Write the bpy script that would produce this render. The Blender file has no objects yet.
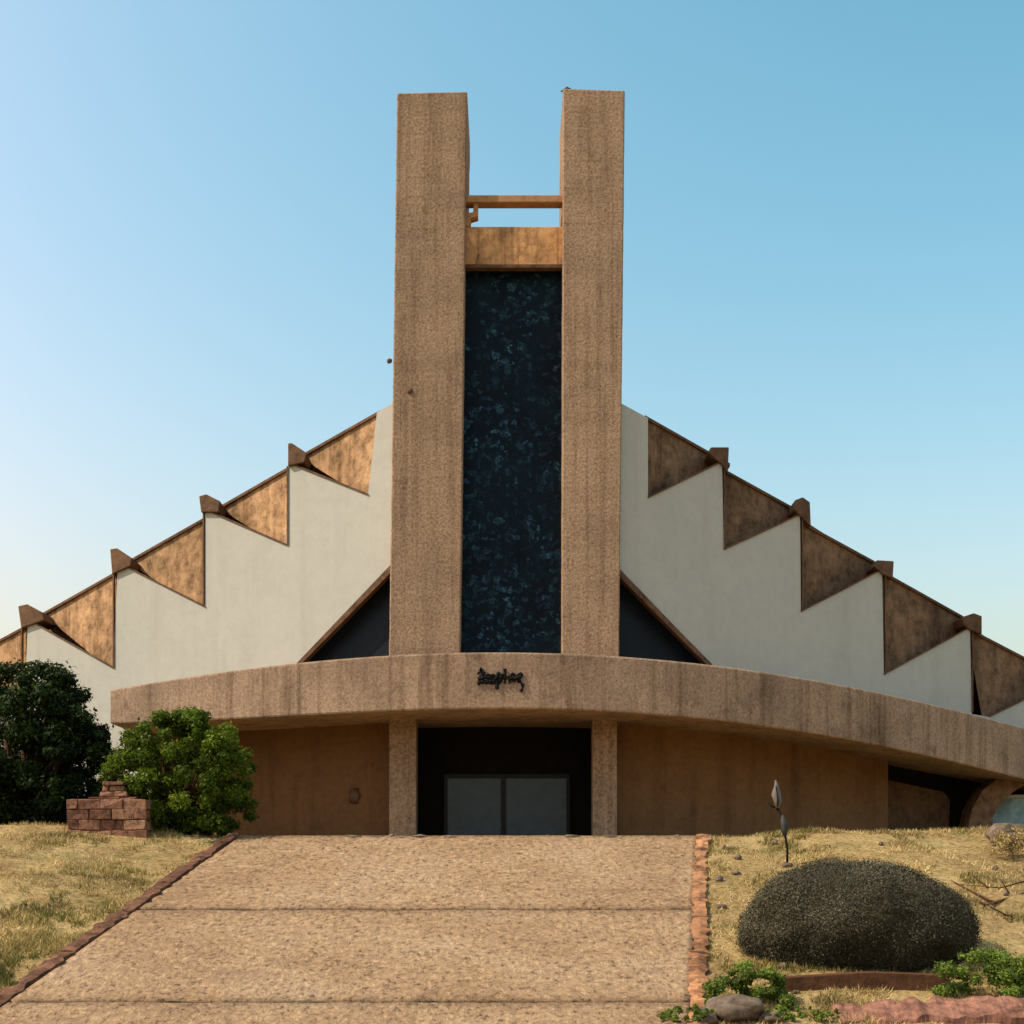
import bpy, bmesh, math, random
import numpy as np
from mathutils import Vector, Matrix, noise
random.seed(7); rng=np.random.default_rng(7)
S=bpy.context.scene
F=1500.0; HY=880.0; CZ=-1.176
# ---------------------------------------------------------------- image pixel to world helpers
def P(px,py,y):            # world point of an image pixel, set at distance y
    return Vector(((px-512)/F*y, y, CZ+(HY-py)/F*y))
def yw(px,off=0.0):        # receding side walls, in plan
    u=abs((px-512)/F)
    return (50.3-0.45*3.5+off)/(1-0.45*u)
def W(px,py,off=0.0): return P(px,py,yw(px,off))
def ycurve(px,base):       # curved (circular-ish) plan: y=base+x^2/44
    u=(px-512)/F; y=base
    for _ in range(40): y=base+(u*y)**2/44
    return y
# ---------------------------------------------------------------- materials
def nt(name):
    m=bpy.data.materials.new(name); m.use_nodes=True
    t=m.node_tree; b=t.nodes['Principled BSDF']; return m,t,b
def N(t,k,**kw):
    n=t.nodes.new(k)
    for a,v in kw.items(): setattr(n,a,v)
    return n
def pos(t,scale=(1,1,1)):
    g=N(t,'ShaderNodeNewGeometry'); mp=N(t,'ShaderNodeMapping'); mp.inputs['Scale'].default_value=scale
    t.links.new(g.outputs['Position'],mp.inputs['Vector']); return mp.outputs['Vector']
def noi(t,v,scale,detail=4,rough=.6):
    n=N(t,'ShaderNodeTexNoise'); n.inputs['Scale'].default_value=scale; n.inputs['Detail'].default_value=detail
    n.inputs['Roughness'].default_value=rough; t.links.new(v,n.inputs['Vector']); return n.outputs['Fac']
def ramp(t,fac,stops):
    r=N(t,'ShaderNodeValToRGB'); e=r.color_ramp.elements
    while len(e)<len(stops): e.new(0.5)
    for i,(p,c) in enumerate(stops):
        e[i].position=p; e[i].color=(*c,1) if len(c)==3 else c
    t.links.new(fac,r.inputs['Fac']); return r.outputs['Color']
def mix(t,a,b,fac,mode='MIX'):
    n=N(t,'ShaderNodeMix',data_type='RGBA',blend_type=mode)
    if isinstance(fac,float): n.inputs[0].default_value=fac
    else: t.links.new(fac,n.inputs[0])
    for i,s in ((6,a),(7,b)):
        if isinstance(s,tuple): n.inputs[i].default_value=(*s,1)
        else: t.links.new(s,n.inputs[i])
    return n.outputs[2]
def bump(t,b,h,strength,dist):
    n=N(t,'ShaderNodeBump'); n.inputs['Strength'].default_value=strength; n.inputs['Distance'].default_value=dist
    t.links.new(h,n.inputs['Height']); t.links.new(n.outputs['Normal'],b.inputs['Normal'])
def stucco(name,c,var=.25,grain=9,gcon=.35,streak=.25,rough=.9,bs=.6,bd=.05,streakc=(.35,.3,.25),sscale=1.0):
    m,t,b=nt(name); v=pos(t)
    dark=tuple(x*(1-var) for x in c); lite=tuple(min(1,x*(1+var*.7)) for x in c)
    col=ramp(t,noi(t,v,.45,5,.65),[(.3,dark),(.5,c),(.72,lite)])
    g=noi(t,v,grain,4,.75)
    col=mix(t,col,ramp(t,g,[(.32,(1-gcon,)*3),(.5,(1,1,1)),(.66,(1+gcon*.7,)*3)]),1.0,'MULTIPLY')
    sv=pos(t,(1.6*sscale,1.6*sscale,.1)); s=noi(t,sv,1.0,6,.7)
    col=mix(t,col,mix(t,col,streakc,1.0,'MULTIPLY'),ramp(t,s,[(.48,(0,0,0)),(.7,(streak,)*3)]))
    bl=noi(t,v,1.3,7,.75)   # blotchy stains
    col=mix(t,col,mix(t,col,streakc,1.0,'MULTIPLY'),ramp(t,bl,[(.54,(0,0,0)),(.72,(streak*.8,)*3)]))
    t.links.new(col,b.inputs['Base Color']); b.inputs['Roughness'].default_value=rough
    b.inputs['Specular IOR Level'].default_value=.15
    bump(t,b,g,bs,bd); return m
M_conc=stucco('pebbledash_concrete',(.355,.232,.148),.25,11,.5,.6,bs=.7,bd=.045,sscale=1.8)
M_fasc=stucco('canopy_concrete',(.355,.235,.155),.28,12,.4,.8,bs=.45,bd=.03,sscale=1.4)
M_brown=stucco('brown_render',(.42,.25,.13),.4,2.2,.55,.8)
M_brownR=stucco('brown_render_shaded',(.21,.12,.068),.4,2.2,.55,.7)  # darker copy of brown_render, shade of the right side put into the colour
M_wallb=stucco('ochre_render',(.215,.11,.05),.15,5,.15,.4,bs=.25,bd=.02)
M_white=stucco('white_paint',(.47,.455,.40),.05,3,.05,.22,bs=.15,bd=.01,streakc=(.7,.66,.6))
M_cope=stucco('coping_brown',(.14,.078,.045),.3,4,.4,.2)
M_beam=stucco('ochre_beam',(.62,.33,.145),.25,3,.4,.8,sscale=3)
M_bar=stucco('rust_steel',(.46,.24,.11),.2,4,.2,.2)
def plain(name,c,rough=.5,spec=.5,metal=0):
    m,t,b=nt(name); v=pos(t)
    t.links.new(ramp(t,noi(t,v,3,4),[(.3,tuple(x*.75 for x in c)),(.7,tuple(x*1.2 for x in c))]),b.inputs['Base Color'])
    b.inputs['Roughness'].default_value=rough; b.inputs['Specular IOR Level'].default_value=spec; b.inputs['Metallic'].default_value=metal
    return m
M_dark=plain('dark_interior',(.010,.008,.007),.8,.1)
M_frame=plain('dark_metal_frame',(.013,.012,.012),.5,.2)
M_door=plain('door_glass',(.03,.055,.08),.25,.4)  # faint blue of the reflected sky put into the base colour
M_tri=plain('side_glass',(.008,.012,.018),.4,.15)
M_black=plain('black_lettering',(.012,.01,.01),.8,.1)
M_wood=stucco('old_wood',(.10,.045,.022),.4,4,.4,.3)
M_rustL=stucco('rusty_edge_strip',(.15,.07,.04),.6,3.2,.7,.6)
M_rustR=stucco('orange_edge_strip',(.38,.18,.085),.6,2.6,.7,.9,streakc=(.18,.16,.2))
M_red=stucco('red_slab',(.26,.12,.08),.45,3.5,.6,.6)
M_blue=stucco('pale_blue_paint',(.30,.42,.45),.35,2,.3,.3)
# mosaic glass
m,t,b=nt('mosaic_glass'); M_glass=m
vo=N(t,'ShaderNodeTexVoronoi'); vo.inputs['Scale'].default_value=6.5
v=pos(t); 
dn=N(t,'ShaderNodeTexNoise'); dn.inputs['Scale'].default_value=6; t.links.new(v,dn.inputs['Vector'])
va=N(t,'ShaderNodeVectorMath',operation='MULTIPLY_ADD'); t.links.new(dn.outputs['Color'],va.inputs[0]); va.inputs[1].default_value=(.3,.3,.3); t.links.new(v,va.inputs[2])
t.links.new(va.outputs[0],vo.inputs['Vector'])
base=ramp(t,noi(t,v,.7,3),[(.3,(.001,.004,.009)),(.7,(.003,.012,.022))])
sp=N(t,'ShaderNodeSeparateColor'); t.links.new(vo.outputs['Color'],sp.inputs[0])
fine=noi(t,v,14,4,.85)
mm=N(t,'ShaderNodeMath',operation='MULTIPLY'); t.links.new(sp.outputs[0],mm.inputs[0]); t.links.new(fine,mm.inputs[1])
col=ramp(t,mm.outputs[0],[(.28,(0,0,0)),(.46,(.010,.030,.045)),(.62,(.06,.16,.21))])
zone=ramp(t,noi(t,v,.55,4,.6),[(.38,(.25,.25,.25)),(.62,(1.3,1.3,1.3))])
col=mix(t,base,mix(t,col,zone,1.0,'MULTIPLY'),1.0,'ADD'); t.links.new(col,b.inputs['Base Color'])
b.inputs['Roughness'].default_value=.45; b.inputs['Specular IOR Level'].default_value=.09; bump(t,b,mm.outputs[0],.5,.05)
# path
def pathmat():
    m,t,b=nt('sandy_aggregate_paving'); v=pos(t); vs=pos(t,(1,.55,1))
    big=noi(t,v,.35,6,.65)
    col=ramp(t,big,[(.25,(.40,.245,.135)),(.5,(.53,.34,.195)),(.75,(.60,.415,.26))])
    g=noi(t,vs,8,5,.85)
    col=mix(t,col,ramp(t,g,[(.36,(.22,.18,.15)),(.45,(.82,.80,.78)),(.55,(1.0,1.0,1.0)),(.66,(1.6,1.58,1.5))]),1.0,'MULTIPLY')
    st=noi(t,pos(t,(.5,1.2,1)),.9,7,.75)
    col=mix(t,col,(.22,.15,.10),ramp(t,st,[(.56,(0,0,0)),(.78,(.7,.7,.7))]))
    t.links.new(col,b.inputs['Base Color']); b.inputs['Roughness'].default_value=.95; b.inputs['Specular IOR Level'].default_value=.1
    bump(t,b,g,1,.14); return m
M_path=pathmat()
def groundmat():
    m,t,b=nt('dry_grass_soil'); v=pos(t)
    col=ramp(t,noi(t,v,.5,6,.7),[(.3,(.24,.15,.065)),(.5,(.38,.26,.11)),(.7,(.48,.35,.16))])
    col=mix(t,col,(.12,.12,.035),ramp(t,noi(t,v,.9,5,.7),[(.52,(0,0,0)),(.7,(.7,.7,.7))]))
    g=noi(t,v,8,5,.8)
    col=mix(t,col,ramp(t,g,[(.33,(.4,.4,.4)),(.5,(1,1,1)),(.7,(1.35,1.3,1.3))]),1.0,'MULTIPLY')
    t.links.new(col,b.inputs['Base Color']); b.inputs['Roughness'].default_value=1; b.inputs['Specular IOR Level'].default_value=.05
    bump(t,b,g,.8,.1); return m
M_ground=groundmat()
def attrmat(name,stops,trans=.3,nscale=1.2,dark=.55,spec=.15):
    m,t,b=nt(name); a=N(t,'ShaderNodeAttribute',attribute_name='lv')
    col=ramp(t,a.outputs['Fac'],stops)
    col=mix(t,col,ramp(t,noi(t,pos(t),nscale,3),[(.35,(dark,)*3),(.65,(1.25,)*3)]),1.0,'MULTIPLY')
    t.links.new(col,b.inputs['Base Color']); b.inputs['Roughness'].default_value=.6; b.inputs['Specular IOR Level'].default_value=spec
    if trans:
        tr=N(t,'ShaderNodeBsdfTranslucent'); t.links.new(col,tr.inputs['Color']); mx=N(t,'ShaderNodeMixShader'); mx.inputs[0].default_value=trans
        t.links.new(b.outputs[0],mx.inputs[1]); t.links.new(tr.outputs[0],mx.inputs[2]); t.links.new(mx.outputs[0],t.nodes['Material Output'].inputs['Surface'])
    return m
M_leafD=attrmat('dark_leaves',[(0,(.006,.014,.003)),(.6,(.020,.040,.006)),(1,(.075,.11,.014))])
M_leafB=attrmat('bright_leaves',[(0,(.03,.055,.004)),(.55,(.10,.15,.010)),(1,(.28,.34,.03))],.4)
M_grass=attrmat('dry_grass',[(0,(.13,.135,.03)),(.25,(.30,.22,.075)),(.65,(.54,.38,.15)),(1,(.70,.54,.27))],.2,.6,.6)
M_weed=attrmat('green_weed',[(0,(.06,.10,.012)),(1,(.24,.32,.05))])
M_moss=attrmat('dry_moss',[(0,(.04,.036,.024)),(.5,(.10,.09,.058)),(1,(.20,.175,.115))],0,.9,.45,.0)
def rockmat(name,c,gs=5):
    m,t,b=nt(name); v=pos(t); g=noi(t,v,gs,8,.8)
    col=ramp(t,g,[(.3,tuple(x*.35 for x in c)),(.5,c),(.72,tuple(x*1.7 for x in c))])
    col=mix(t,col,(.09,.08,.04),ramp(t,noi(t,v,1.2,5),[(.45,(0,0,0)),(.65,(.7,.7,.7))]))
    t.links.new(col,b.inputs['Base Color']); b.inputs['Roughness'].default_value=1; b.inputs['Specular IOR Level'].default_value=.1
    bump(t,b,g,1,.12); return m
M_rock=rockmat('mossy_boulder',(.075,.062,.043),6)
M_stone=rockmat('stone',(.26,.19,.14))
m,t,b=nt('old_brick'); M_brick=m
a=N(t,'ShaderNodeAttribute',attribute_name='lv'); col=ramp(t,a.outputs['Fac'],[(0,(.22,.09,.05)),(.5,(.36,.16,.09)),(1,(.46,.24,.14))])
g=noi(t,pos(t),5,6,.8); col=mix(t,col,ramp(t,g,[(.36,(.2,.17,.17)),(.5,(.9,.9,.9)),(.65,(1.3,1.3,1.25))]),1.0,'MULTIPLY'); t.links.new(col,b.inputs['Base Color']); b.inputs['Roughness'].default_value=.95; bump(t,b,g,1,.12)
# ---------------------------------------------------------------- mesh helpers
def link(o,parent=None):
    S.collection.objects.link(o)
    if parent: o.parent=parent
    return o
def meshobj(name,verts,faces,mat,parent=None,smooth=False,lv=None):
    me=bpy.data.meshes.new(name); me.from_pydata([tuple(v) for v in verts],[],faces); me.validate(); me.update()
    bm=bmesh.new(); bm.from_mesh(me); bmesh.ops.recalc_face_normals(bm,faces=bm.faces); bm.to_mesh(me); bm.free()
    if smooth: me.shade_smooth()
    if lv is not None:
        at=me.attributes.new('lv','FLOAT','FACE'); at.data.foreach_set('value',lv)
    o=bpy.data.objects.new(name,me); me.materials.append(mat); return link(o,parent)
def empty(name):
    e=bpy.data.objects.new(name,None); e.empty_display_size=.5; return link(e)
def bev(o,w=.03,seg=2):
    b=o.modifiers.new('b','BEVEL'); b.width=w; b.segments=seg; b.limit_method='ANGLE'; return o
def prism(name,pts,dy,mat,parent=None,b=0):
    n=len(pts); V=list(pts)+[p+(dy if isinstance(dy,Vector) else Vector((0,dy,0))) for p in pts]
    Fs=[list(range(n)),list(range(2*n-1,n-1,-1))]+[[i,(i+1)%n,(i+1)%n+n,i+n] for i in range(n)]
    o=meshobj(name,V,Fs,mat,parent)
    if b: bev(o,b)
    return o
def box(name,x0,x1,y0,y1,z0,z1,mat,parent=None,b=0):
    return prism(name,[Vector((x0,y0,z0)),Vector((x1,y0,z0)),Vector((x1,y0,z1)),Vector((x0,y0,z1))],y1-y0,mat,parent,b)
def reorigin(o):
    me=o.data; n=len(me.vertices); co=np.empty(n*3); me.vertices.foreach_get('co',co); co=co.reshape(-1,3)
    c=Vector(((co[:,0].min()+co[:,0].max())/2,(co[:,1].min()+co[:,1].max())/2,co[:,2].min()))
    co-=np.array(c); me.vertices.foreach_set('co',co.ravel()); me.update(); o.location=c; return o
def tube(bm_list,pts,radii,seg=7):
    V,Fc=bm_list; base=len(V); pts=[Vector(p) for p in pts]
    for i,p in enumerate(pts):
        d=(pts[min(i+1,len(pts)-1)]-pts[max(i-1,0)]).normalized()
        a=d.orthogonal().normalized() if i==0 else (a-d*a.dot(d)).normalized()
        c=d.cross(a)
        for k in range(seg):
            an=2*math.pi*k/seg; V.append(p+(a*math.cos(an)+c*math.sin(an))*radii[i])
    for i in range(len(pts)-1):
        for k in range(seg):
            Fc.append([base+i*seg+k,base+i*seg+(k+1)%seg,base+(i+1)*seg+(k+1)%seg,base+(i+1)*seg+k])
    Fc.append([base+k for k in range(seg)][::-1]); Fc.append([base+(len(pts)-1)*seg+k for k in range(seg)])
# ---------------------------------------------------------------- terrain
def pl(y): return -7.6-0.137*(42-y)
def pr(y): return 5.18-0.133*(42-y)
def base_z(y):
    if y>=42: return 0.0
    if y>=25: return -0.257*(42-y)
    k=(25-y)/25
    if y>=0:
        return -4.369+ (-.35*math.sin(math.pi*min(1,k*1.6)) if k*1.6<1 else 0)+1.55*max(0,k-.35)/.65
    return -2.82
def sst(t): t=max(0,min(1,t)); return t*t*(3-2*t)
def gz(x,y):
    z=base_z(y)
    l,r=(pl(min(y,42)),pr(min(y,42)))
    d=max(l-x,x-r,0)
    h=sst((d-.4)/2.0)
    n=noise.noise(Vector((x*.35,y*.35,0)))*.16+noise.noise(Vector((x*1.1,y*1.1,3)))*.06
    z+=h*n*(1 if y<43 else .3)
    if x<0: z+=.36*sst((l-x-.3)/4.5)*sst((y-24)/14)*(1-sst((y-46)/6))
    else: z+=.17*sst((x-r-.3)/4)*sst((y-24)/14)*(1-sst((y-46)/6))
    return z
xs=np.concatenate([np.linspace(-900,-40,14),np.linspace(-36,-20,8),np.arange(-19,19.01,.22),np.linspace(20,36,8),np.linspace(40,900,14)])
ys=np.concatenate([np.linspace(-300,-10,8),np.linspace(-6,22,14),np.arange(23,48,.22),np.linspace(49,80,12),np.linspace(100,1500,14)])
V=[(x,y,gz(x,y)) for y in ys for x in xs]; nx=len(xs)
Fc=[[j*nx+i,j*nx+i+1,(j+1)*nx+i+1,(j+1)*nx+i] for j in range(len(ys)-1) for i in range(nx-1)]
meshobj('ground',V,Fc,M_ground,smooth=True)
path=empty('concrete_path')
def slab(y0,y1,th=.07):
    nxs=90; V=[];Fc=[]
    for y in np.arange(y0,y1+1e-6,(y1-y0)/max(4,int((y1-y0)/.5))):
        yy=min(y,42)
        for i in range(nxs+1):
            x=pl(yy)+(pr(yy)-pl(yy))*i/nxs
            e=(.07*noise.noise(Vector((x*1.2,y0*3,1)))+.05*noise.noise(Vector((x*5,y*3,1)))) if abs(y-y0)<1e-3 or abs(y-y1)<1e-3 else 0
            V.append(Vector((x,y+e*1.7,base_z(y)+th+.012*noise.noise(Vector((x*.6,y*.6,5))))))
    rows=len(V)//(nxs+1)
    for j in range(rows-1):
        for i in range(nxs): a=j*(nxs+1)+i; Fc.append([a,a+1,a+nxs+2,a+nxs+1])
    o=meshobj('slab',V,Fc,M_path,path,smooth=True)
    s=o.modifiers.new('s','SOLIDIFY'); s.thickness=.12; s.offset=-1
    if o.data.polygons[0].normal.z<0: o.data.flip_normals()
for a,b_ in ((22,28.2),(28.36,34.46),(34.66,41.98),(42.02,45.2)): slab(a,b_)
def jointfill(y):
    V=[Vector((pl(y),y-.2,base_z(y-.2)+.012)),Vector((pr(y),y-.2,base_z(y-.2)+.012)),Vector((pr(y),y+.25,base_z(y+.25)+.012)),Vector((pl(y),y+.25,base_z(y+.25)+.012))]
    meshobj('joint_filler',V,[[0,1,2,3]],M_dark,path)
jointfill(28.28); jointfill(34.56)
def kerb(name,xf,w,side,mat,hh0):
    V=[];Fc=[]; y=23.0
    while y<41.9:
        L=random.uniform(2.2,5.5); y1=min(y+L,42.0)
        hh=hh0+random.uniform(-.02,.03); off=random.uniform(-.03,.03)
        n=max(3,int((y1-y)/.1))
        for k in range(n+1):
            yy=y+.01+(y1-y-.02)*k/n
            x=xf(yy)+off; q=lambda s,f:noise.noise(Vector((s,yy*f,side)))
            ww=w*(1+.4*q(3,.9)); j=q(1,3)*.10+q(2,.8)*.09; j2=q(5,3)*.12; z=base_z(yy)
            V+= [Vector((x-ww/2+j,yy,z-.2)),Vector((x-ww/2+j,yy,z+hh+j2*.6)),Vector((x,yy,z+hh+.02+q(8,4)*.07)),Vector((x+ww/2+j2,yy,z+hh+j*.5)),Vector((x+ww/2+j2,yy,z-.2))]
            if k<n:
                b0=len(V)-5
                Fc+=[[b0+i,b0+i+1,b0+i+6,b0+i+5] for i in range(4)]
            if k==0: Fc.append([len(V)-5+i for i in range(5)])
            if k==n: Fc.append([len(V)-1-i for i in range(5)])
        y=y1+random.choice([0,.03,.08])
    return reorigin(meshobj(name,V,Fc,mat))
kerb('path_kerb',lambda y:pl(y)-.2,.32,1,M_rustL,.12)
kerb('path_kerb',lambda y:pr(y)+.14,.33,2,M_rustR,.10)
# ---------------------------------------------------------------- church
C=empty('church_building')
def tower(nm,b0,b1,t0,t1):
    def ex(b,t): 
        k=(690-b[1])/(b[1]-t[1]); return (b[0]+(b[0]-t[0])*k,690)
    pts=[P(*ex(b0,t0),50),P(*ex(b1,t1),50),P(*t1,50),P(*t0,50)]
    o=prism(nm,pts,3.6,M_conc,C)
    bm=bmesh.new(); bm.from_mesh(o.data)
    bmesh.ops.subdivide_edges(bm,edges=[e for e in bm.edges if e.calc_length()>10],cuts=90)
    bm.to_mesh(o.data); bm.free()
    bev(o,.04,1)
    tx=bpy.data.textures.get('rough') or bpy.data.textures.new('rough','CLOUDS'); tx.noise_scale=.6
    d=o.modifiers.new('d','DISPLACE'); d.texture=tx; d.strength=.03; d.texture_coords='LOCAL'; d.mid_level=.5
    return o
tower('left_pylon',(389,655),(460,655),(397,93),(467,91.5))
tower('right_pylon',(562,655),(619,655),(563,88),(625,90))
prism('tower_glazing',[P(452,690,50.9),P(572,690,50.9),P(572,262,50.9),P(452,262,50.9)],.3,M_glass,C)
prism('tower_back',[P(452,690,53.0),P(572,690,53.0),P(572,230,53.0),P(452,230,53.0)],.5,M_conc,C)
prism('upper_beam',[P(460,265,50.45),P(570,265,50.45),P(570,226.5,50.45),P(460,226.5,50.45)],2.4,M_beam,C,.03)
prism('beam_flashing',[P(460,267.5,50.35),P(570,267.5,50.35),P(570,264.5,50.35),P(460,264.5,50.35)],.3,M_cope,C)
prism('beam_haunch',[P(464,264,50.3),P(475,264,50.3),P(478,252,50.3),P(470,240,50.3),P(466,226,50.3),P(464,226,50.3)],.14,M_bar,C)
prism('upper_bar',[P(460,202,50.3),P(570,202,50.3),P(570,195,50.3),P(460,195,50.3)],.5,M_bar,C,.02)
prism('bar_bracket',[P(464,226,50.4),P(470,226,50.4),P(471,218,50.4),P(478,216,50.4),P(478,202,50.4),P(474,202,50.4),P(473,212,50.4),P(464,214,50.4)],.4,M_bar,C)
Vt=([],[])
for (x,z,l,h2) in [(561,90,14,-.6),(563,88.5,8,-1)]:
    tube(Vt,[P(x,z+1.5,50.2),P(x+l*.5,z+h2,50.3),P(x+l,z+.5,50.4)],[.025,.03,.015],5)
meshobj('rebar',*Vt,M_cope,C)
WL=[(395,402),(377,412),(368,495),(288,463),(286,545),(205,510),(205,607),(118,563),(113,668),(28,620),(24,712),(-55,675),(-60,830),(300,810),(300,661),(395,563)]
WR=[(617,401),(648,418),(648,498),(722,462),(724,550),(800,515),(801,612),(882,570),(884,675),(970,628),(972,714),(990,717),(1062,682),(1064,830),(712,810),(712,664),(616,567)]
prism('sawtooth_wall',[W(*p) for p in WL],.8,M_white,C)
prism('sawtooth_wall',[W(*p) for p in WR],.8,M_white,C)
def strip(nm,a,b,offa,offb,th,dy,mat,up=0):
    A=W(a[0],a[1],offa); B=W(b[0],b[1],offb)
    return prism(nm,[A+Vector((0,0,up)),B+Vector((0,0,up)),B+Vector((0,0,up+th)),A+Vector((0,0,up+th))],dy,mat,C)
for a,b_ in [((368,495),(288,463)),((286,545),(205,510)),((205,607),(118,563)),((113,668),(28,620)),((24,712),(-55,675)),
            ((648,498),(722,462)),((724,550),(800,515)),((801,612),(882,570)),((884,675),(970,628)),((990,717),(1062,682))]:
    strip('tooth_coping',a,b_,-.05,-.05,.055,.9,M_cope,0)
TR=[((303,457),(378,413),(369,497)),((222,508),(289,468),(287,547)),((131,562),(206,518),(206,609)),((46,614),(114,574),(114,670)),((-52,670),(27,626),(25,715)),
    ((722,462),(647,418),(647,500)),((800,514),(723,470),(723,552)),((882,568),(800,522),(800,614)),((972,624),(882,572),(883,677)),((1064,680),(970,630),(985,719))]
for A,B_,Cc in TR:
    s=1 if A[0]>B_[0] else -1
    A2=(A[0]+s*2,A[1]+1); C2=(Cc[0]-s*2,Cc[1]+5); B2=(B_[0]-s*3,B_[1]-1)
    fr=[W(*A2,1.3),W(*B2,.2),W(*C2,.2)]
    bk=[W(*A2,2.2),W(*B2,2.2),W(*C2,2.2)]
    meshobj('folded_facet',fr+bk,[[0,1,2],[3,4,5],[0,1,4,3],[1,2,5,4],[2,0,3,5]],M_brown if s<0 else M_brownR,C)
    a=W(A[0]+s*8,A[1]+4,1.25); b_=W(B_[0]-s*2,B_[1],.1)
    u=Vector((0,0,.10)); back=Vector((0,10,0))
    V=[a,b_,b_+u,a+u]; V+=[p+back for p in V]
    meshobj('roof_slab',V,[[0,1,2,3],[4,5,6,7],[0,1,5,4],[1,2,6,5],[2,3,7,6],[3,0,4,7]],M_cope,C)
BL=[(400,408),(303,462),(215,512),(125,566),(40,618),(-60,678),(-62,830),(400,810)]
BR=[(612,404),(722,468),(800,518),(884,572),(972,628),(1064,686),(1066,830),(612,810)]
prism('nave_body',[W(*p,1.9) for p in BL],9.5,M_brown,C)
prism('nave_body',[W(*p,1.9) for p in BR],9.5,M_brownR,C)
FN=[[(288,466),(288,443),(292,443),(307,453),(304,462)],[(201,512),(199,496),(206,494),(220,501),(218,512)],[(112,574),(110,549),(117,548),(132,558),(130,566)],[(21,628),(18,606),(27,604),(42,612),(44,620)],
    [(728,473),(729,447),(711,447),(708,452),(722,464)],[(811,526),(810,502),(803,497),(795,500),(794,509),(801,516)],[(893,578),(894,561),(877,560),(874,566),(883,574)],[(982,634),(982,616),(974,613),(962,617),(964,625),(971,630)]]
for f in FN: prism('roof_fin',[W(x,y,-.15) for x,y in f],1.6,M_cope,C,.03)
for (x,y0,y1) in [(288,466,545),(204,512,606),(114,574,668),(22,628,700),(724,464,549),(802,518,611),(885,574,674),(972,630,712)]:
    s=-1 if x<512 else 1
    prism('tooth_edge',[W(x,y1,-.05),W(x+s*1.4,y1,-.05),W(x+s*1.4,y0,-.05),W(x,y0,-.05)],.2,M_cope,C)
prism('side_glazing',[W(395,557,.6),W(296,664,.6),W(296,690,.6),W(395,690,.6)],.15,M_tri,C)
prism('side_glazing',[W(615,562,.6),W(715,668,.6),W(715,690,.6),W(615,690,.6)],.15,M_tri,C)
prism('raking_beam',[W(395,560,-.12),W(395,568,-.12),W(297,668,-.12),(W(292,668,-.12))],.6,M_cope,C)
prism('raking_beam',[W(616,565,-.12),W(616,573,-.12),W(712,670,-.12),(W(717,670,-.12))],.6,M_cope,C)
# canopy
cp=np.array([(112,690,724),(150,683,722.5),(200,675,721),(300,661.5,716.5),(400,655.5,711),(512,653.5,708.5),(600,655,711),(700,662.5,719),(800,677,732),(900,698,750),(1000,722,773),(1060,738,789),(1100,750,800)],float)
pt=np.polyfit(cp[:,0]-512,cp[:,1],4); pb=np.polyfit(cp[:,0]-512,cp[:,2],4)
CX=[];V=[];Fc=[]
pxs=np.linspace(110,1100,140)
for px in pxs:
    y=ycurve(px,46); a=P(px,np.polyval(pt,px-512),y); b_=P(px,np.polyval(pb,px-512),y); CX.append((a.x,a.z,b_.z))
    D=Vector((0,5.6,0)); V+=[b_,a,a+D,b_+D]
n=len(pxs)
for i in range(n-1):
    for k in range(4): Fc.append([i*4+k,i*4+(k+1)%4,(i+1)*4+(k+1)%4,(i+1)*4+k])
Fc+=[[0,1,2,3],[(n-1)*4+k for k in (3,2,1,0)]]
bev(meshobj('entrance_canopy',V,Fc,M_fasc,C),.06,2)
CX=np.array(CX)
zb=lambda x: float(np.interp(x,CX[:,0],CX[:,2]))
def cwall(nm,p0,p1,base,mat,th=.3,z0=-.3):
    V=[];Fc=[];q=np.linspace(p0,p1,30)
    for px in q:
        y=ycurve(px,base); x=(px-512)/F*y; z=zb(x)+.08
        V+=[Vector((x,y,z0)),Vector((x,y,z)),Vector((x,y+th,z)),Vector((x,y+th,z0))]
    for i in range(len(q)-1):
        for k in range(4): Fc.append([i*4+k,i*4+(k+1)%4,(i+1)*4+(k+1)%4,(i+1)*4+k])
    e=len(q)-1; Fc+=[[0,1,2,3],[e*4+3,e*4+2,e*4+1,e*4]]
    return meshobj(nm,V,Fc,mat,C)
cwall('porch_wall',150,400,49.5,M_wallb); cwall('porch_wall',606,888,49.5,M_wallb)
prism('porch_shade_sheet',[W(860,850,-.1),W(1090,850,-.1),W(1090,740,-.1),W(860,700,-.1)],.05,M_dark,C)  # thin dark sheet over the white wall, painted shade for the porch opening
prism('porch_low_wall',[W(888,850,-.35),W(948,850,-.35),W(950,800,-.35),W(944,792,-.35),W(888,780,-.35)],.2,M_cope,C)
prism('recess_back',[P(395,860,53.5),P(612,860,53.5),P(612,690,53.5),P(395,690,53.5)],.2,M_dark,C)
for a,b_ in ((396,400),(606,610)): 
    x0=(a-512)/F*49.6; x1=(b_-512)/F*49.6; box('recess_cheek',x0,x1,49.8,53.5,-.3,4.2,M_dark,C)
for a,b_ in ((389,416),(592.5,617)):
    x0=(a-512)/F*48.6; x1=(b_-512)/F*48.6
    box('porch_column',x0,x1,48.6,49.45,-.3,zb((x0+x1)/2)+.05,M_conc,C,.03)
yd=51.2
def dp(x0,y0,x1,y1,nm,mat,yy,dy,b=0): return prism(nm,[P(x0,y1,yy),P(x1,y1,yy),P(x1,y0,yy),P(x0,y0,yy)],dy,mat,C,b)
dp(400,700,610,775,'transom_panel',M_dark,yd+.2,.1); dp(400,775,445,850,'side_panel',M_dark,yd+.2,.1); dp(569,775,610,850,'side_panel',M_dark,yd+.2,.1)
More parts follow.
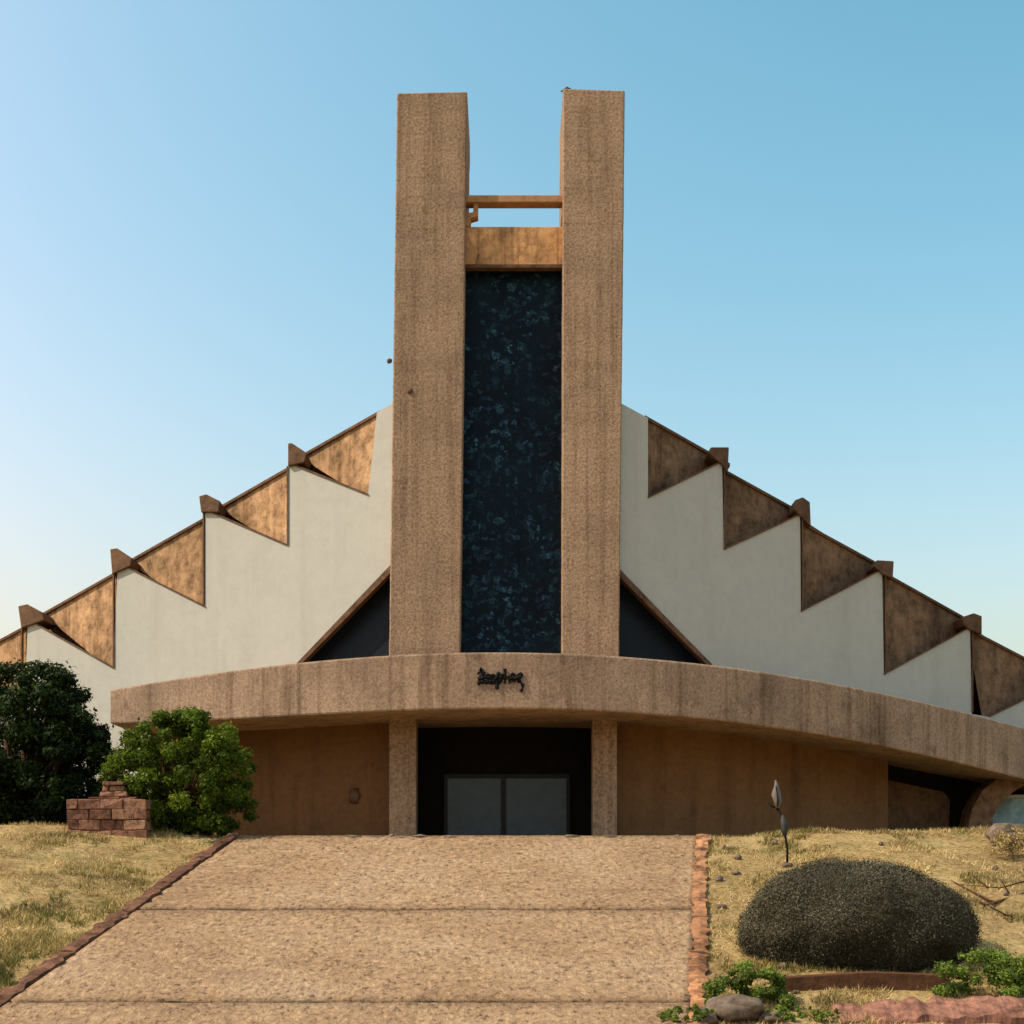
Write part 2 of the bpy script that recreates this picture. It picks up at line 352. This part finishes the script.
dp(444,774,570,778,'door_head',M_frame,yd,.15); dp(444,778,447.5,850,'door_jamb',M_frame,yd,.15); dp(566.5,778,570,850,'door_jamb',M_frame,yd,.15); dp(501,778,506,850,'door_stile',M_frame,yd,.15)
dp(446,777,503,850,'door_leaf',M_door,yd+.08,.05); dp(505,777,568,850,'door_leaf',M_door,yd+.08,.05)
dp(416,718,418,850,'mullion',M_frame,yd+.1,.1)
leg=[(966,832),(972,806),(982,788),(996,776),(1030,778),(1012,790),(1000,802),(993,815),(989,832)]
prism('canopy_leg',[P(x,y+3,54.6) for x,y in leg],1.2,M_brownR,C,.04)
V=[];Fc=[]
def stroke(pts,w=.045):
    pts=[Vector((x,y)) for x,y in pts]; out=[]
    for i in range(len(pts)-1):
        p0=pts[max(i-1,0)];p1=pts[i];p2=pts[i+1];p3=pts[min(i+2,len(pts)-1)]
        for k in range(6):
            t=k/6; out.append(.5*((2*p1)+(-p0+p2)*t+(2*p0-5*p1+4*p2-p3)*t*t+(-p0+3*p1-3*p2+p3)*t**3))
    out.append(pts[-1])
    q=[P(p.x+random.uniform(-.25,.25),p.y+random.uniform(-.25,.25),ycurve(p.x,46)-.012) for p in out]
    tube((V,Fc),q,[w*random.uniform(.35,1.5) for _ in q],5)
stroke([(477,674),(482,671),(480,679),(478,685)]); stroke([(483,671),(484,682),(488,680),(488,673)],.06)
stroke([(490,684),(491,676),(494,676),(494,683),(490,683)]); stroke([(497,689),(498,675),(502,676),(501,682),(497,682)],.06)
stroke([(505,683),(505,669),(506,677),(509,677),(509,684)]); stroke([(512,682),(511,675),(515,675),(515,682)],.06)
stroke([(518,683),(518,674),(522,675),(519,680),(523,685),(521,692)]); stroke([(478,679),(486,677),(494,679),(503,677),(512,679),(521,677)],.07)
stroke([(480,669),(483,670)]); stroke([(479,682),(489,681),(499,682)],.06)
meshobj('lettering',V,Fc,M_black,C)
def blob(nm,c,r,mat,parent=None,amp=.25,sub=3,sc=(1,1,1),fr=2.0,seed=0):
    bm=bmesh.new(); bmesh.ops.create_icosphere(bm,subdivisions=sub,radius=1)
    for v in bm.verts:
        k=1+amp*noise.fractal(v.co*fr+Vector((seed,seed*2,0)),1,2,4)
        v.co=Vector((v.co.x*sc[0],v.co.y*sc[1],v.co.z*sc[2]))*r*k+Vector(c)
    me=bpy.data.meshes.new(nm); bm.to_mesh(me); bm.free(); me.materials.append(mat); me.shade_smooth()
    return link(bpy.data.objects.new(nm,me),parent)
blob('wall_stain',P(355,796,ycurve(355,49.45)),.24,M_cope,C,.5,2,(.8,.3,1.1),3,4)  # irregular dark disc for a stain on the porch wall, no lamp
blob('pylon_bracket',P(389.5,361,50.1),.09,M_cope,C,.3,2)
blob('pylon_bracket',P(410,391,50.0),.10,M_cope,C,.3,2,(1,.5,1))
bw=empty('painted_wall')
prism('wall',[P(990,835,55.9),P(1090,835,55.9),P(1090,797,55.9),P(1004,797,55.9),P(994,806,55.9)],.3,M_blue,bw,.03)
prism('wall_coping',[P(1002,798,55.8),P(1090,798,55.8),P(1090,794.5,55.8),P(1004,794.5,55.8)],.5,M_white,bw,.03)
# ---------------------------------------------------------------- vegetation
def leaves(nm,clumps,n,size,mat,parent=None,up=.3,fixed=None):
    if fixed is None:
        w=np.array([c[1]**2.2 for c in clumps]); w/=w.sum(); idx=rng.choice(len(clumps),n,p=w)
        cen=np.array([c[0] for c in clumps])[idx]; rad=np.array([c[1] for c in clumps])[idx]
        d=rng.normal(size=(n,3)); d/=np.linalg.norm(d,axis=1)[:,None]
        rr=rad*(1-.45*rng.random(n)**1.5)*(1+.26*rng.normal(size=n))
        p=cen+d*rr[:,None]*np.array([1,1,.85]); crnd=rng.random(len(clumps))[idx]
    else: p,d=fixed; crnd=rng.random(n)
    nrm=d+rng.normal(size=(n,3))*.7+np.array([0,0,up]); nrm/=np.linalg.norm(nrm,axis=1)[:,None]
    t=np.cross(nrm,rng.normal(size=(n,3))); t/=np.linalg.norm(t,axis=1)[:,None]; s=np.cross(nrm,t)
    L=(size*(.6+.8*rng.random(n)))[:,None]
    v=np.stack([p-t*L*.5,p+s*L*.27,p+t*L*.5+nrm*L*.1,p-s*L*.27],1).reshape(-1,3)
    me=bpy.data.meshes.new(nm); me.vertices.add(4*n); me.vertices.foreach_set('co',v.ravel())
    me.loops.add(4*n); me.loops.foreach_set('vertex_index',np.arange(4*n,dtype=np.int32)); me.polygons.add(n)
    me.polygons.foreach_set('loop_start',np.arange(0,4*n,4,dtype=np.int32)); me.update(calc_edges=True); me.validate()
    at=me.attributes.new('lv','FLOAT','FACE')
    at.data.foreach_set('value',np.clip(.5*rng.random(n)+.35*crnd+.2*(d[:,2]>0.2)*rng.random(n),0,1).astype(np.float32))  # upward-facing leaves and moss coloured lighter, top sunlight put into the colour
    me.materials.append(mat); return link(bpy.data.objects.new(nm,me),parent)
def plant(nm,x,y,hgt,wid,n,size,mat,nc,seedv=1,trunkr=.12,sink=.25,cr=(.11,.2)):
    rnd=random.Random(seedv); e=empty(nm); z=gz(x,y)-.05
    cl=[]; H=hgt*(1+sink)/2; zc=z+hgt-H
    for i in range(nc):
        while True:
            q=Vector((rnd.uniform(-1,1),rnd.uniform(-1,1),rnd.uniform(-1,1)))
            if .35<q.length<1: break
        r=rnd.uniform(*cr)*wid*.5*1.2
        k=1+.13*noise.noise(q*2.2+Vector((seedv*3,0,0)))
        c=Vector((x+q.x*(wid/2-r*.8)*k,y+q.y*(wid/2-r*.8)*k,zc+q.z*(H-r*.7)*k))
        if c.z<z+.15: c.z=z+.15+rnd.random()*.3
        cl.append((tuple(c),r))
    for i in range(nc//2):
        a=rnd.uniform(0,6.28); el=rnd.uniform(-.3,1.5)
        c=(x+math.cos(a)*math.cos(el)*wid*.48,y+math.sin(a)*math.cos(el)*wid*.48,zc+math.sin(el)*H*.95)
        cl.append((c,rnd.uniform(.035,.075)*wid))
    leaves('foliage',cl,n,size,mat,e)
    T=([],[])
    for k in range(3):
        a=k*2.1; b0=Vector((x+.1*math.cos(a),y+.1*math.sin(a),z-.1))
        tube(T,[b0,b0+Vector((.1*math.cos(a)*wid,.1*math.sin(a)*wid,hgt*.25)),Vector((x+.2*wid*math.cos(a),y+.2*wid*math.sin(a),z+hgt*.6))],[trunkr,trunkr*.75,trunkr*.4])
    for c,r in cl[:nc:2]:
        cc=Vector(c); b0=Vector((x,y,z+hgt*.25)); md=b0.lerp(cc,.5)+Vector((0,0,.1*hgt*rnd.uniform(-.5,1)))
        tube(T,[b0,md,cc],[trunkr*.5,trunkr*.3,trunkr*.12],5)
    meshobj('trunk',*T,M_wood,e,smooth=True); return e
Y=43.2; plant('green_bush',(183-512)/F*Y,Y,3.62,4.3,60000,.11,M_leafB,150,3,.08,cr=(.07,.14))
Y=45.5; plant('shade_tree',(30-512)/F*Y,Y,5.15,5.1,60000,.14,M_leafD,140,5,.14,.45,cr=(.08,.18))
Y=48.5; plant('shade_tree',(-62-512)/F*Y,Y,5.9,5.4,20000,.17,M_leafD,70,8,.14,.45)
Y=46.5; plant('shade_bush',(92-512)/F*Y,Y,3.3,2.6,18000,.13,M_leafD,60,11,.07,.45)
def dry(y): return 14427/(y-494.5)
def weed(nm,px,py,wpx,hpx,n,seed,mat=M_weed):
    y=dry(py); x=(px-512)/F*y; w=wpx/F*y; h=hpx/F*y; rnd=random.Random(seed); z=gz(x,y)
    cl=[]
    for _ in range(40):
        a=rnd.uniform(-.48,.48); r=h*rnd.uniform(.07,.2); cl.append(((x+a*w,y+rnd.uniform(-.4,.4),z+rnd.uniform(.05,.85)*h*(1-1.8*a*a)),r))
    return reorigin(leaves(nm,cl,n,.065,mat))
weed('green_weed',747,1004,84,42,8500,2); weed('green_weed',985,1000,95,50,8500,3); weed('green_weed',690,1024,60,22,1800,9); weed('green_weed',800,1020,90,14,1500,19)
weed('dry_shrub',1016,862,45,34,2400,5,M_grass)
n=220000
yy=rng.uniform(26,44.5,n); side=rng.random(n)<.36
xl=-(yy*.3533)-1.0; PL=-7.6-0.137*(42-np.minimum(yy,42))-.34; PR=5.18-0.133*(42-np.minimum(yy,42))+.30
xr=yy*.3533+1.0
u=rng.random(n); xx=np.where(side,xl+(PL-xl)*u,PR+(xr-PR)*u)
keep=[]
for i in range(n):
    d=noise.noise(Vector((xx[i]*.7,yy[i]*.7,9)))+.7*noise.noise(Vector((xx[i]*2.2,yy[i]*2.2,2)))
    keep.append(d*1.6+(.42 if side[i] else .3)>rng.random()*.9)
keep=np.array(keep)&(np.where(side,PL-xl,xr-PR)>.05)
xx=xx[keep];yy=yy[keep];n=len(xx)
zz=np.array([gz(a,b_) for a,b_ in zip(xx,yy)])
pn=np.array([noise.noise(Vector((a*.45,b_*.45,20)))+.5*noise.noise(Vector((a*1.5,b_*1.5,4))) for a,b_ in zip(xx,yy)])
h=(.035+.11*rng.random(n)**2.5)*(1+.7*np.clip(pn,-.8,1)); an=rng.uniform(0,6.28,n); lean=rng.normal(size=(n,2))*.07
w=.010+.012*rng.random(n)
v=np.empty((n,3,3)); v[:,0]=np.stack([xx-np.cos(an)*w,yy-np.sin(an)*w,zz-.02],1); v[:,1]=np.stack([xx+np.cos(an)*w,yy+np.sin(an)*w,zz-.02],1)
v[:,2]=np.stack([xx+lean[:,0],yy+lean[:,1],zz+h],1)
me=bpy.data.meshes.new('dry_grass'); me.vertices.add(3*n); me.vertices.foreach_set('co',v.ravel()); me.loops.add(3*n); me.loops.foreach_set('vertex_index',np.arange(3*n,dtype=np.int32))
me.polygons.add(n); me.polygons.foreach_set('loop_start',np.arange(0,3*n,3,dtype=np.int32)); me.update(calc_edges=True)
at=me.attributes.new('lv','FLOAT','FACE'); at.data.foreach_set('value',np.clip(.62-1.0*pn+.3*rng.normal(size=n),0,1).astype(np.float32))
me.materials.append(M_grass); link(bpy.data.objects.new('dry_grass',me))
# ---------------------------------------------------------------- brick planter
def bricks(x0,x1,y0,y1,z0,courses,bh,taper=0,seed=0,bl=.42,gap=.012):
    rnd=random.Random(seed); V=[];Fc=[];lv=[]
    def bx(c,s,r):
        b0=len(V)
        for dx in (-1,1):
            for dy in (-1,1):
                for dz in (-1,1):
                    V.append(Vector((c[0]+dx*s[0]+rnd.uniform(-.03,.03),c[1]+dy*s[1]+rnd.uniform(-.03,.03),c[2]+dz*s[2]+rnd.uniform(-.015,.015))))
        for f in ([0,1,3,2],[4,6,7,5],[0,4,5,1],[2,3,7,6],[0,2,6,4],[1,5,7,3]): Fc.append([b0+q for q in f]); lv.append(r)
    for c in range(courses):
        z=z0+(c+.5)*bh; t=taper*c; a,b_=x0+t,x1-t; f,g=y0+t,y1-t
        x=a-(bl/2 if c%2 else 0)
        while x<b_-.05:
            xa=max(x,a); xb=min(x+bl-2*gap,b_)
            if xb-xa>.06:
                for (ya,yb) in ((f,f+.3),(g-.3,g)):
                    o=rnd.uniform(-.02,.02); bx(((xa+xb)/2,(ya+yb)/2+o,z),((xb-xa)/2,.15,bh/2-gap),rnd.random())
            x+=bl
        y=f+.3
        while y<g-.3:
            yb=min(y+bl,g-.3)
            for xc in (a+.15,b_-.15): bx((xc+rnd.uniform(-.02,.02),(y+yb)/2,z),(.15,(yb-y)/2-gap,bh/2-gap),rnd.random())
            y+=bl
        bx(((a+b_)/2,(f+g)/2,z),((b_-a)/2-.07,(g-f)/2-.07,bh/2),.35)
    return V,Fc,lv
yP=41.2; x0=(67-512)/F*yP; x1=(146-512)/F*yP; z0=gz((x0+x1)/2,yP)-.15
zt=CZ+(HY-799)/F*yP
V,Fc,lv=bricks(x0,x1,yP,yP+1.6,z0,4,(zt-z0)/4,0,1,.62,.010)
xc=(111-512)/F*yP
for (a0,a1,nz,hz,tp,sd_,bl_) in ((xc-.72,xc+.62,0,.07,0,5,.9),(xc-.38,xc+.36,.07,.16,.05,2,.4),(xc-.30,xc+.28,.39,.11,.0,7,.6)):
    V2,F2,l2=bricks(a0,a1,yP+.25,yP+1.2,zt+nz,2 if hz==.16 else 1,hz,tp,sd_,bl_,.006)
    b0=len(V); V+=V2; Fc+=[[q+b0 for q in f] for f in F2]; lv+=l2
bev(reorigin(meshobj('brick_planter',V,Fc,M_brick,None,False,lv)),.03,2)
# ---------------------------------------------------------------- boulder etc.
yB=30.2; xB=(868-512)/F*yB; cB=Vector((xB,yB+.9,CZ+(HY-925)/F*yB))
o=blob('boulder',(0,0,0),1,M_rock,None,.11,6,(2.32,1.35,1.2),1.0,5)
for v in o.data.vertices:
    x=v.co.x/2.3; v.co.z*=1+.12*min(1,abs(x)); v.co.z+=-.08*max(0,x)-.04*max(0,-x-.4); v.co+=cB
o.data.update()
bm=bmesh.new(); bm.from_mesh(o.data); bm.normal_update(); co_=np.array([tuple(v.co) for v in bm.verts]); no_=np.array([tuple(v.normal) for v in bm.verts]); bm.free()
nm_=90000
k=rng.integers(0,len(co_),nm_); jit=rng.normal(size=(nm_,3))*.035
reorigin(o)
mo=leaves('moss_cover',None,nm_,.04,M_moss,None,0,(co_[k]+jit+no_[k]*(.10*rng.random((nm_,1))**2),no_[k]))
mo.parent=o; mo.matrix_parent_inverse=Matrix.Translation(-o.location)
pk=empty('dark_hole_plank')  # plank kept dark to stand for the dark hole under the boulder
yk=29.0
prism('board',[P(775,1003,yk),P(950,1000,yk),P(950,975,yk),P(870,972,yk),P(777,978,yk)],.35,M_wood,pk,.02)
def stone(px,py,wpx,hpx,seed,mat=M_stone,nm='stone'):
    y=dry(py); w=wpx/F*y/2; hh=hpx/F*y/2; x=(px-512)/F*y
    reorigin(blob(nm,(x,y,gz(x,y)+hh*.7),1,mat,None,.35,3,(w,w*.8,hh),1.6,seed))
for s in [(735,1018,60,28,1),(704,1024,26,18,2),(1008,850,38,26,4),(772,1022,26,12,7)]: stone(*s)
def redslab():
    V=[];Fc=[]; n=60
    for i in range(n+1):
        px=835+i*4.4; t=i/n
        for (dy,dz,f) in ((-.55,-.3,1),(-.5,.06,2),(0,.15,3),(.35,.12,4),(.42,-.3,5)):
            y=27.65+dy+.16*noise.noise(Vector((i*.22,f,0))); x=(px-512)/F*27.65
            z=gz(x,y)+dz*(.35+.65*sst(t*3))+.10*noise.noise(Vector((i*.35,f*2,7)))+.14*t
            V.append(Vector((x,y,z)))
    for i in range(n):
        for k in range(4): a=i*5+k; Fc.append([a,a+1,a+6,a+5])
    Fc+=[[0,1,2,3,4],[n*5+k for k in (4,3,2,1,0)]]
    reorigin(meshobj('red_slab',V,Fc,M_red,None))
redslab()
for k in range(26): stone(random.uniform(245,690),838.6,random.uniform(5,16),random.uniform(2,5),20+k)
for k in range(34): stone(random.uniform(712,1020),random.uniform(845,1000),random.uniform(4,11),random.uniform(3,7),60+k)
B=([],[])
def br(a,b_,c,r): tube(B,[a,b_,c],[r,r*.7,r*.3],5)
yb=38.0
for (a,b_,c,r) in [((1040,912),(990,901),(950,880),.05),((1035,890),(985,905),(975,899),.035),((1000,902),(985,885),(968,872),.03),((1045,918),(1005,915),(985,903),.035),((1020,905),(1008,892),(1000,878),.025),((1030,880),(1000,888),(955,884),.025)]:
    br(P(*a,yb*.95),P(*b_,dry(b_[1]+12)),P(*c,dry(c[1]+8)),r)
reorigin(meshobj('dead_branch',*B,M_wood,None,True))
gl=empty('garden_lamp'); yl=dry(868)
T=([],[]); tube(T,[P(787,870,yl),P(787.5,850,yl),P(785,834,yl),P(781,815,yl),P(777,806,yl)],[.03,.03,.03,.025,.03],8); meshobj('post',*T,M_black,gl,True)
T=([],[]); tube(T,[P(777,808,yl),P(778,801,yl),P(776,794,yl),P(776.5,786,yl),P(775.5,780,yl)],[.05,.11,.12,.06,.015],12); meshobj('shade',*T,plain('lamp_shade',(.17,.14,.12),.7,.2),gl,True)
T=([],[]); tube(T,[P(785,836,yl),P(784.5,830,yl),P(784,824,yl),P(782,815,yl)],[.05,.10,.09,.03],10); meshobj('socket',*T,plain('lamp_socket',(.05,.05,.045),.6,.2),gl,True)
T=([],[]); tube(T,[P(777,808,yl),P(771,806,yl),P(769,802,yl)],[.02,.02,.015],6); tube(T,[P(777,810,yl),P(778,800,yl-.12),P(776,786,yl-.1)],[.02,.02,.015],6); meshobj('arm',*T,M_black,gl,True)
# ---------------------------------------------------------------- light
sd=Vector((-.62,-.17,.70)).normalized()
el=math.asin(sd.z)
L=bpy.data.lights.new('sun','SUN'); L.energy=5.0; L.angle=math.radians(.5); L.color=(1,.87,.68)
lo=link(bpy.data.objects.new('sun',L)); lo.rotation_euler=(-sd).to_track_quat('-Z','Y').to_euler(); lo.location=(-30,10,40)
w=bpy.data.worlds.new('World'); S.world=w; w.use_nodes=True; t=w.node_tree; bg=t.nodes['Background']
sk=t.nodes.new('ShaderNodeTexSky'); sk.sky_type='NISHITA'; sk.sun_disc=False; sk.sun_elevation=el; sk.sun_rotation=math.atan2(sd.x,sd.y)
sk.air_density=1.2; sk.dust_density=5; sk.ozone_density=.6; sk.altitude=0
ST=.14
sepn=t.nodes.new('ShaderNodeSeparateColor'); comb=t.nodes.new('ShaderNodeCombineColor'); t.links.new(sk.outputs[0],sepn.inputs[0])
for i,(tint,cl_,pw,K) in enumerate([(1.25,.445,2.5,7.0),(1.75,.78,1.4,1.36),(1.6,.88,1.5,1.27)]):
    def M(op,a,bv):
        n=t.nodes.new('ShaderNodeMath'); n.operation=op; t.links.new(a,n.inputs[0]); n.inputs[1].default_value=bv; return n.outputs[0]
    o_=M('MULTIPLY',sepn.outputs[i],tint*ST); o_=M('MINIMUM',o_,cl_); o_=M('POWER',o_,pw); o_=M('MULTIPLY',o_,K/ST); t.links.new(o_,comb.inputs[i])
t.links.new(comb.outputs[0],bg.inputs[0]); bg.inputs[1].default_value=ST
# ---------------------------------------------------------------- camera
c=bpy.data.cameras.new('camera'); c.sensor_width=36; c.lens=F/1024*36; c.shift_y=(HY-512)/1024; c.clip_end=5000
co=link(bpy.data.objects.new('camera',c)); co.location=(0,0,CZ); co.rotation_euler=(math.pi/2,0,0); S.camera=co
S.view_settings.view_transform='Standard'; S.view_settings.look='None'; S.view_settings.exposure=0
